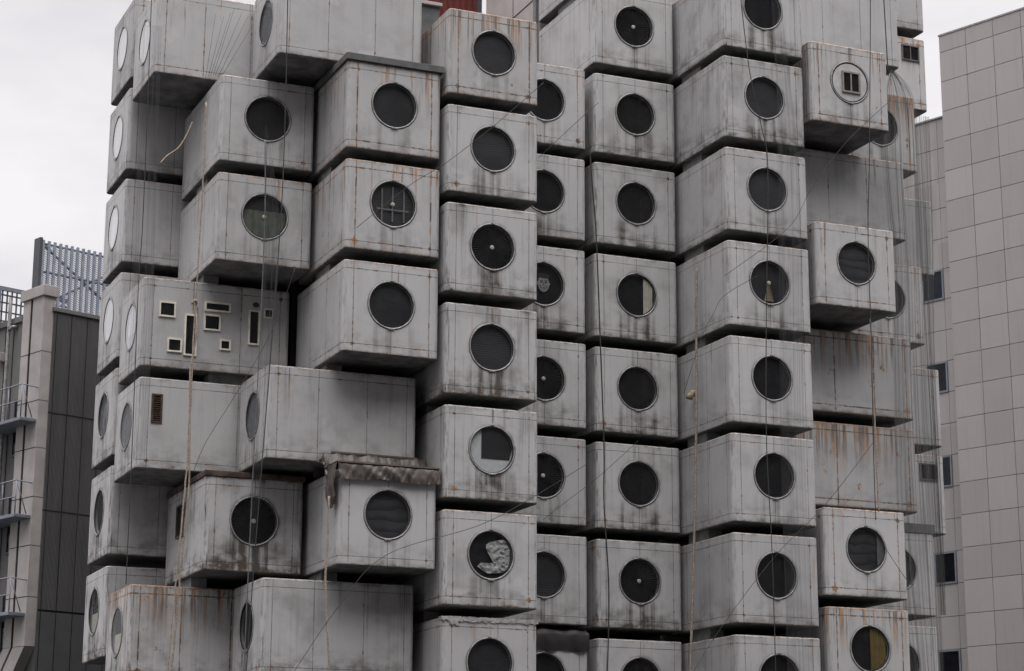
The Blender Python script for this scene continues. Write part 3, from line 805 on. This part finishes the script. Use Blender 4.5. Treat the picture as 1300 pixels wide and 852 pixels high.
for j, (y, z) in enumerate([(-.04, -.62), (-.06, -.42), (-.05, -.22), (-.02, -.13), (.3, -.02+.04)]):
    rows.append([bm.verts.new((-HX+W*i/n, -HY+y-.02*math.sin(i*.9+j*.7)-.015*math.sin(i*.37), H+.10+z+.02*math.sin(i*.5+j))) for i in range(n+1)])
for a, b in zip(rows, rows[1:]):
    for i in range(n): bm.faces.new((a[i], a[i+1], b[i+1], b[i])).smooth = True
tag(link('awning_sheet', mesh(bm, 'awning_sheet', 'tarp_dark'), None, (20.793+HX, 49.788+HY, Z5-7*P+.12)), 'dark sheet hung over the top of the lowest half hidden capsule', 'awning')

# ------------------------------------------------------------------ ropes, cables and nets
def line(name, pts, r, mat, label, cat, group=None, jit=0., seed=1):
    bm = bmesh.new(); add_tube(bm, spline(pts, 8, jit, seed), r, 6)
    return tag(link(name, mesh(bm, name, mat)), label, cat, group)
G1, G2 = 'ropes hanging down the tower', 'thin wires on the tower'
line('rope', [(12.27, 48.3, 17.91), (12.27, 48.3, 15.88), (12.24, 48.3, 14.27), (12.19, 48.3, 12.1), (12.18, 48.3, 9.41), (12.09, 48.3, 7.52), (11.97, 48.3, 5.48), (11.89, 48.3, 3.6)], .022, 'rope_tan', 'longest tan rope, hanging from the shaded capsule at left down to the bottom edge', 'rope', G1, .008, 1)
line('rope', [(12.10, 48.25, 12.75), (12.20, 48.25, 12.85), (12.27, 48.3, 12.6), (12.25, 48.3, 11.91), (12.14, 48.3, 10.93), (12.22, 48.3, 8.65), (12.15, 48.3, 6.96), (12.08, 48.3, 5.67), (11.98, 48.3, 3.6)], .024, 'rope_tan', 'tan rope with a hooked top, starting among the eight small windows', 'rope', G1, .01, 2)
line('rope', [(15.32, 47.15, 8.13), (15.30, 47.15, 6.82), (15.28, 47.15, 6.17), (15.34, 47.15, 5.16), (15.47, 47.15, 3.6)], .026, 'rope_tan', 'tan rope hanging from the corner of the brown tarpaulin', 'rope', G1, .006, 3)
line('rope', [(26.02, 48.6, 15.28), (25.98, 48.6, 14.0), (25.95, 48.6, 12.26), (25.90, 48.6, 10.33), (25.85, 48.6, 8.86), (25.75, 48.6, 6.78), (25.58, 48.6, 3.6)], .034, 'rope_tan', 'thick tan rope down the column right of the recess beside the spout', 'rope', G1, .006, 4)
line('rope', [(30.36, 46.9, 13.93), (30.34, 46.9, 12.3), (30.38, 46.9, 11.02), (30.38, 46.9, 9.75), (30.4, 46.9, 8.7)], .020, 'rope_tan', 'tan rope hanging below the plain jutting capsule at right', 'rope', G1, .006, 5)
line('rope', [(11.78, 52.0-1.2, 17.04), (11.94, 50.8, 17.25), (12.22, 50.8, 17.5), (12.41, 50.8, 17.85), (12.56, 50.8, 18.25)], .022, 'rope_tan', 'short loose cord swinging in the shade at upper left', 'rope', G1)
line('cable', [(10.97, 49.2, 22.1), (11.02, 49.2, 17.62), (11.03, 49.2, 14.77), (11.0, 49.2, 13.37), (11.03, 49.2, 9.48), (11.04, 49.2, 6.05)], .012, 'cable_dark', 'dark cable hanging in front of the leftmost side windows', 'cable', G1)
line('cable', [(13.37, 46.8, 16.60), (13.43, 46.8, 14.4), (13.39, 46.8, 10.93), (13.34, 46.8, 8.12), (13.28, 46.8, 3.7)], .013, 'cable_grey', 'grey cable hanging from the latch of the upper shaded window', 'cable', G1)
line('cable', [(13.8, 46.8, 22.3), (13.85, 46.8, 18.05), (13.84, 46.8, 15.24), (13.75, 46.8, 12.92), (13.59, 46.8, 9.44), (13.44, 46.8, 6.3), (13.33, 46.8, 3.6)], .013, 'cable_dark', 'dark cable from the top edge passing the green curtain window', 'cable', G1)
line('cable', [(26.4, 46.6, 22.8), (26.64, 46.6, 20.45), (26.96, 46.6, 18.89), (27.14, 46.6, 17.64), (26.98, 46.6, 13.62), (26.89, 46.6, 10.27), (26.97, 46.6, 7.42), (26.99, 46.6, 3.7)], .012, 'cable_dark', 'dark cable crossing the round windows right of the recess', 'cable', G1)
line('cable', [(22.91, 48.9, 19.44), (23.04, 48.9, 17.65), (23.17, 48.9, 15.93), (23.27, 48.9, 13.13), (23.36, 48.9, 10.18), (23.35, 48.9, 8.73), (23.47, 48.9, 6.45), (23.39, 48.9, 3.9)], .018, 'cable_dark', 'dark cable hanging down the gap inside the recess', 'cable', G1)
line('cable', [(30.45, 46.4, 23.4), (30.21, 46.4, 18.54), (30.06, 46.4, 16.07), (30.04, 46.4, 13.24), (29.98, 46.4, 10.26), (29.97, 46.4, 8.39)], .012, 'cable_dark', 'dark cable falling past the sliding window at right', 'cable', G1)
line('cable', [(31.19, 46.9, 23.6), (31.24, 46.9, 21.0)], .016, 'cable_dark', 'short dark cable at the top edge above the rusted capsule', 'cable', G1)
line('wire', [(21.81, 46.7, 9.29), (19.21, 46.7, 7.71), (16.65, 46.7, 6.77), (15.47, 46.7, 5.49), (14.34, 46.7, 3.8)], .007, 'cable_dark', 'thin wire slanting under the brown tarpaulin capsule', 'wire', G2)
line('wire', [(20.66, 46.7, 19.14), (19.29, 46.7, 17.78), (18.0, 46.7, 16.62), (17.07, 46.7, 15.93), (15.71, 46.7, 14.67)], .007, 'cable_dark', 'thin wire slanting across the second window down the straight middle column', 'wire', G2)
line('wire', [(26.69, 46.5, 14.63), (25.7, 46.5, 13.99), (25.34, 46.5, 13.43), (24.99, 46.5, 12.77), (24.46, 46.5, 11.28)], .007, 'cable_dark', 'thin wire from the folded blind window down into the recess', 'wire', G2)
line('wire', [(23.27, 48.9, 19.72), (22.84, 48.9, 19.3), (21.86, 48.9, 18.29), (21.5, 48.9, 17.91)], .007, 'cable_dark', 'thin wire across the upper half hidden windows in the recess', 'wire', G2)
line('wire', [(31.01, 46.6, 20.09), (29.62, 46.6, 18.75), (28.46, 46.6, 17.26), (27.7, 46.6, 16.07), (25.77, 46.6, 14.55)], .007, 'cable_dark', 'thin wire slanting down from the sliding window capsule', 'wire', G2)
line('wire', [(30.08, 46.5, 10.5), (28.53, 46.5, 8.72), (27.02, 46.5, 7.31), (25.51, 46.5, 5.55), (24.61, 46.5, 4.3)], .007, 'cable_dark', 'thin wire slanting across the lower windows right of the recess', 'wire', G2)
line('wire', [(14.19, 46.7, 13.49), (13.66, 46.7, 11.89), (12.85, 46.7, 10.3), (12.19, 46.7, 9.13), (11.9, 46.7, 8.37)], .006, 'cable_dark', 'thin wire slanting below the eight small windows', 'wire', G2)
line('wire', [(24.3, 48.8, 10.45), (23.15, 48.8, 9.42), (22.14, 48.8, 8.64), (21.59, 48.8, 8.2)], .006, 'cable_dark', 'thin wire low in the recess between two round windows', 'wire', G2)
line('wire', [(30.14, 46.4, 7.79), (30.82, 46.4, 6.9), (31.05, 46.4, 6.77)], .007, 'cable_dark', 'short thin wire beside the rusty roofed capsule at lower right', 'wire', G2)

def net(name, a, b, mat, label, n=24, wob=.06, seed=1):
    """a cloth hung between two edge lines, with vertical folds"""
    rd = random.Random(seed); A, B = spline(a, 6), spline(b, 6); m = min(len(A), len(B))
    bm = bmesh.new(); uvl = bm.loops.layers.uv.new('UVMap')
    ph = [rd.uniform(0, 6) for _ in range(4)]
    rows = []
    for j in range(m):
        rows.append([(bm.verts.new(A[j].lerp(B[j], i/n) + Vector((0, wob*(math.sin(i*1.9+ph[0]+j*.12)+.6*math.sin(i*.8+ph[1]-j*.07)), 0))), i/n, j/m) for i in range(n+1)])
    for p, q in zip(rows, rows[1:]):
        for i in range(n):
            cs = (p[i], p[i+1], q[i+1], q[i]); f = bm.faces.new([c[0] for c in cs]); f.smooth = True
            for lp, c in zip(f.loops, cs): lp[uvl].uv = (c[1], c[2])
    me = bpy.data.meshes.new(name); bm.to_mesh(me); bm.free(); me.materials.append(MAT[mat])
    return tag(link(name, me), label, 'net', 'torn safety nets on the tower')
net('safety_net', [(27.45, 46.75, 22.8), (27.54, 46.75, 20.08), (27.50, 46.75, 15.87), (27.40, 46.75, 10.33), (27.42, 46.75, 3.8)], [(27.75, 46.75, 22.8), (28.15, 46.75, 18.6), (28.22, 46.75, 15.96), (28.12, 46.75, 10.39), (28.2, 46.75, 3.8)], 'net_thin', 'narrow grey net strip hanging over the round windows right of the recess', 12, .02, 2)
net('safety_net', [(31.99, 47.9, 21.63), (31.70, 47.9, 20.6), (31.62, 47.9, 18.67), (31.75, 47.9, 16.0), (31.65, 47.9, 12.0), (31.62, 47.9, 8.03), (31.9, 47.9, 3.9)], [(32.05, 47.9, 21.63), (32.75, 47.9, 20.85), (32.85, 47.9, 18.7), (32.80, 47.9, 16.0), (32.75, 47.9, 12.0), (32.85, 47.9, 8.03), (32.9, 47.9, 3.9)], 'net_thick', 'gathered net falling from a peak over the rusted capsule at right', 26, .05, 3)
net('safety_net', [(34.75, 50.95, 21.7), (34.8, 50.95, 18.0), (34.85, 50.9, 14.0), (34.9, 50.9, 10.0), (34.95, 50.9, 6.6)], [(35.35, 50.95, 21.7), (35.3, 50.95, 18.0), (35.1, 50.9, 14.0), (35.12, 50.9, 10.0), (35.1, 50.9, 6.6)], 'net_thick', 'bunched dark net hanging before the beige building', 16, .05, 4)
net('safety_net', [(10.75, 49.0, 20.0), (10.75, 49.0, 16.0), (10.8, 49.0, 12.0), (10.8, 49.0, 9.0)], [(11.25, 49.0, 20.0), (11.3, 49.0, 16.0), (11.35, 49.0, 12.0), (11.3, 49.0, 9.0)], 'net_thin', 'narrow sheer net strip hanging over the leftmost side windows', 12, .03, 5)
net('safety_net', [(13.36, 46.85, 17.0), (13.42, 46.85, 14.2), (13.38, 46.85, 9.5), (13.26, 46.85, 3.9)], [(13.42, 46.85, 17.0), (13.82, 46.85, 14.2), (13.62, 46.85, 9.5), (13.36, 46.85, 3.9)], 'net_thin', 'sheer net strip between two cables below the green curtain window', 10, .02, 6)
bm = bmesh.new()
for a, b in zip([(12.85, 50.75, 19.49), (12.92, 50.75, 19.54), (12.98, 50.75, 19.58), (13.05, 50.75, 19.6), (13.1, 50.75, 19.6), (13.17, 50.75, 19.56), (13.25, 50.75, 19.55)], [(13.05, 50.75, 21.3), (13.27, 50.75, 21.27), (13.45, 50.75, 21.4), (13.54, 50.75, 21.53), (13.76, 50.75, 21.46), (13.93, 50.75, 21.38), (14.07, 50.75, 21.18)]):
    add_tube(bm, [a, b], .004, 5)
tag(link('gathered_cords', mesh(bm, 'gathered_cords', 'cable_dark')), 'fan of thin cords drawn tight across the upper left capsule', 'cords')

# ------------------------------------------------------------------ building at left: corner at (11.53, 62.95), turned 20 degrees
ob = empty('office_block', (11.53, 62.95, 0), math.radians(20), 'dark ribbed office block with a pale pier and balconies at the left edge', 'building')
link('ribbed_wall', box_mesh('ribbed_wall', 'dark_rib', ((0, 0, 6.88), (9, .62, 15.95))), ob)
link('plain_wall', box_mesh('plain_wall', 'box_dark', ((0, 0, -1.6), (9, .62, 6.82))), ob)
link('wall_joint', box_mesh('wall_joint', 'seam_dark', ((.02, .02, 6.80), (8.9, .6, 6.90)), *[((-.006, -.006, z-.02), (9, .3, z+.02)) for z in (9.83, 12.80)], *[((x-.012, -.007, -1.6), (x+.012, .2, 15.9)) for x in (.1, .62, 1.18, 1.74, 2.3)]), ob)
link('roof_edge', box_mesh('roof_edge', 'wall_grey', ((-.05, -.05, 15.95), (9.1, .7, 16.08)), bev=.01), ob)
link('rear_wall', box_mesh('rear_wall', 'wall_grey', ((.05, .62, -1.6), (9, 14, 16.02)), ((-.03, 1.9, 15.98), (.2, 14, 16.16))), ob)
for i, y in enumerate((2.3, 2.85, 3.4, 3.95)): pass
link('wall_seam', box_mesh('wall_seam', 'seam_dark', *[((.035, y-.012, -1.6), (.06, y+.012, 15.95)) for y in (2.45, 2.95, 3.45, 3.95, 4.5)]), ob)
p = link('pier', box_mesh('pier', 'pier_panel', ((-.35, .05, 5.78), (.04, .70, 16.40)), ((-.35, .83, 5.78), (.04, 1.26, 16.40)), bev=.008), ob)
bm = bmesh.new()                                   # the pier's slanting foot
for y0, y1 in ((.05, .70), (.83, 1.26)):
    vs = []
    for z, o in ((5.77, 0), (3.4, 1.9)):
        vs.append([bm.verts.new((x, y+o, z)) for x, y in ((-.35, y0), (.02, y0), (.02, y1), (-.35, y1))])
    for i in range(4): bm.faces.new((vs[0][i], vs[0][(i+1) % 4], vs[1][(i+1) % 4], vs[1][i]))
    bm.faces.new(vs[0]); bm.faces.new(vs[1][::-1])
link('pier_foot', mesh(bm, 'pier_foot', 'pier_panel'), p)
link('cap', box_mesh('cap', 'pier_panel', ((-.42, -.02, 16.40), (.12, 1.34, 16.74)), bev=.015), p)
link('joint', box_mesh('joint', 'seam_dark', ((-.33, .70, 3.5), (.03, .83, 16.4)), *[((-.354, .05, z-.012), (.03, 1.26, z+.012)) for z in (7.23, 8.75, 10.21, 11.7, 13.15, 14.67)]), p)
link('wall_window', box_mesh('wall_window', 'dark_interior', *[((.01, 1.72, z), (.055, 2.12, z+1.75)) for z in (5.9, 8.9, 11.85)]), ob) if False else None
for z in (5.7, 8.7, 11.70):
    f = link('slit_window', box_mesh('slit_window', 'steel_dark', ((-.0, 1.62, z), (.06, 2.10, z+.06)), ((-.0, 1.62, z+1.72), (.06, 2.10, z+1.78)), ((-.0, 2.05, z+.06), (.06, 2.10, z+1.72)), ((-.0, 1.62, z+.06), (.06, 1.66, z+1.72))), ob)
    link('pane', box_mesh('pane', 'office_glass', ((.03, 1.66, z+.06), (.04, 2.05, z+1.72))), f)
    link('backing', box_mesh('backing', 'dark_interior', ((.042, 1.66, z+.06), (.052, 2.05, z+1.72))), f)
for z in (6.75, 9.65, 12.57):
    b = link('balcony', box_mesh('balcony', 'steel_blue', ((-.9, -.10+.2, z-.10), (.05, 6, z)), bev=.01), ob)
    bm = bmesh.new()
    for y in (.12, .9, 1.7, 2.5, 3.3, 4.1, 5.0): add_tube(bm, [(-.88, y, z), (-.88, y, z+1.0)], .018, 6)
    for zz in (.5, 1.0): add_tube(bm, [(-.88, .12, z+zz), (-.88, 6, z+zz)], .02, 6)
    add_tube(bm, [(-.88, .12, z+1.0), (-.1, .12, z+.95)], .02, 6); add_tube(bm, [(-.88, .12, z+1.0), (-.5, .12, z+.02)], .016, 6)
    link('railing', mesh(bm, 'railing', 'steel_blue'), b)
bm = bmesh.new(); add_tube(bm, spline([(-.12, 2.5, -1.6), (-.12, 2.5, 15.5), (-.12, 2.45, 15.75), (-.10, 2.3, 15.85), (.04, 2.28, 15.86)], 6), .055, 10)
link('pipe', mesh(bm, 'pipe', 'frame_metal'), ob)
link('wall_lamp', box_mesh('wall_lamp', 'pier_panel', ((-.25, 2.85, 14.85), (.05, 3.2, 15.13)), bev=.02), ob)

# roof screen of vertical bars with braces
scr = empty('roof_screen', (11.53+.3*-.342+.3*.94, 62.95+.94+.1, 16.05), math.radians(20), 'tall steel blue screen of vertical bars with cross braces on the dark roof', 'screen')
N = 34
link('bar', box_mesh('bar', 'screen_blue', *[((-.55+i*.205, -.03, 0), (-.47+i*.205, .04, 2.36)) for i in range(N)]), scr)['kind'] = 'stuff'
bm = bmesh.new()
for z in (.15, 1.38, 2.28): add_tube(bm, [(-.5, .10, z), (6.6, .10, z)], .045, 6)
for k in range(2):
    x0 = -.45+k*3.3
    add_tube(bm, [(x0, .12, 2.25), (x0+3.2, .12, .25)], .045, 6); add_tube(bm, [(x0, .13, .25), (x0+3.2, .13, 2.25)], .035, 6)
link('brace', mesh(bm, 'brace', 'steel_blue'), scr)
link('end_post', box_mesh('end_post', 'steel_dark', ((-.66, -.05, -.1), (-.56, .30, 2.42))), scr)
s = NT('screen_mesh'); d = s.n('ShaderNodeBsdfDiffuse'); d.inputs['Color'].default_value = C4(.30, .31, .33); t_ = s.n('ShaderNodeBsdfTransparent')
tc = s.n('ShaderNodeTexCoord'); sp = s.n('ShaderNodeSeparateXYZ'); s.L(tc.outputs['Object'], sp.inputs[0])
w_ = s.ss(s.math('SINE', s.math('MULTIPLY', s.math('ADD', sp.outputs[2], s.math('MULTIPLY', sp.outputs[0], .5)), 2*PI/.07)), -.1, .3, .12, .62)
m_ = s.n('ShaderNodeMixShader'); s.L(w_, m_.inputs[0]); s.L(t_.outputs[0], m_.inputs[1]); s.L(d.outputs[0], m_.inputs[2]); s.L(m_.outputs[0], s.out.inputs['Surface']); MAT['screen_mesh'] = s.m
link('mesh_sheet', box_mesh('mesh_sheet', 'screen_mesh', ((-.5, .20, .1), (6.6, .21, 2.3))), scr)
lat = empty('roof_railing', (11.53-.342*3.3, 62.95+.94*3.3, 16.0), math.radians(20), 'dark lattice railing on the roof at the far left edge', 'railing')
bm = bmesh.new()
add_box(bm, (-.6, -.04, 1.25), (2.4, .05, 1.38)); add_box(bm, (-.15, -.04, 0), (-.03, .05, 1.3))
link('frame', mesh(bm, 'frame', 'steel_blue'), lat)
bm = bmesh.new()
for i in range(12): add_box(bm, (.02+i*.17, -.01, 0), (.06+i*.17, .03, 1.25))
for z in (.25, .55, .85, 1.1): add_box(bm, (-.6, .03, z), (2.4, .06, z+.045))
link('lattice', mesh(bm, 'lattice', 'steel_dark'), lat)

# ------------------------------------------------------------------ building at right: face edge at (43.15, 61.34)
rb = empty('beige_building', (43.15, 61.34, 0), math.radians(20), 'tall beige building of square panels with a few small windows, at right edge', 'building')
PY, PZ, TOP = 1.175, 1.147, 28.69
boxes = []; gap = .009
for i in range(-9, 0):
    for j in range(-23, 1):
        z0, z1 = TOP+(j-1)*PZ+gap, TOP+j*PZ-gap
        if j == 0: z0, z1 = TOP+gap, 29.33
        else: z0, z1 = TOP+(j)*PZ+gap, TOP+(j+1)*PZ-gap
        boxes.append(((-.04, i*PY+gap, z0), (.0, (i+1)*PY-gap, z1)))
bm = bmesh.new()
for a, b in boxes: add_box(bm, a, b, .006)
link('panel_cladding', mesh(bm, 'panel_cladding', 'beige_panel'), rb)
link('wall', box_mesh('wall', 'seam_dark', ((.002, -12, -1.6), (12, -.001, 29.30))), rb)
link('coping', box_mesh('coping', 'frame_metal', ((-.06, -12, 29.335), (.3, .02, 29.40))), rb)
# recessed wing with windows
wz = [19.66, 16.2, 12.74, 9.27, 5.80]
link('wing', box_mesh('wing', 'seam_dark', ((1.03, 0, -1.6), (12, 9, 26.6))), rb)
boxes = []
rows_z = [26.62, 25.45]+[25.45-1.155*i for i in range(1, 24)]
for j in range(len(rows_z)-1):
    z1, z0 = rows_z[j]-gap, rows_z[j+1]+gap
    win_here = any(z0-.3 < w+.5 < z1 for w in wz)
    for (y0, y1) in ((-.0+.01, 1.0), (1.0, 1.95), (1.95, 3.1), (3.1, 4.3), (4.3, 5.5)):
        if win_here and y0 in (1.0,): continue
        boxes.append(((1.0, y0+gap*.5, z0), (1.03, y1-gap*.5, z1)))
bm = bmesh.new()
for a, b in boxes: add_box(bm, a, b, .005)
link('wing_cladding', mesh(bm, 'wing_cladding', 'beige_panel'), rb)
link('wing_coping', box_mesh('wing_coping', 'frame_metal', ((.95, 0, 26.62), (1.3, 9, 26.68))), rb)
for j in range(len(rows_z)-1):
    z1, z0 = rows_z[j], rows_z[j+1]
    if not any(z0-.3 < w+.5 < z1 for w in wz): continue
    f = link('window', box_mesh('window', 'steel_blue', ((.97, 1.0, z0), (1.08, 1.95, z0+.07)), ((.97, 1.0, z1-.07), (1.08, 1.95, z1)), ((.97, 1.0, z0+.07), (1.08, 1.07, z1-.07)), ((.97, 1.88, z0+.07), (1.08, 1.95, z1-.07))), rb)
    link('pane', box_mesh('pane', 'office_glass', ((1.0, 1.07, z0+.07), (1.01, 1.88, z1-.07))), f)
    link('backing', box_mesh('backing', 'teal_room' if z0 > 18 else 'navy_room', ((1.02, 1.07, z0+.07), (1.028, 1.88, z1-.07))), f)
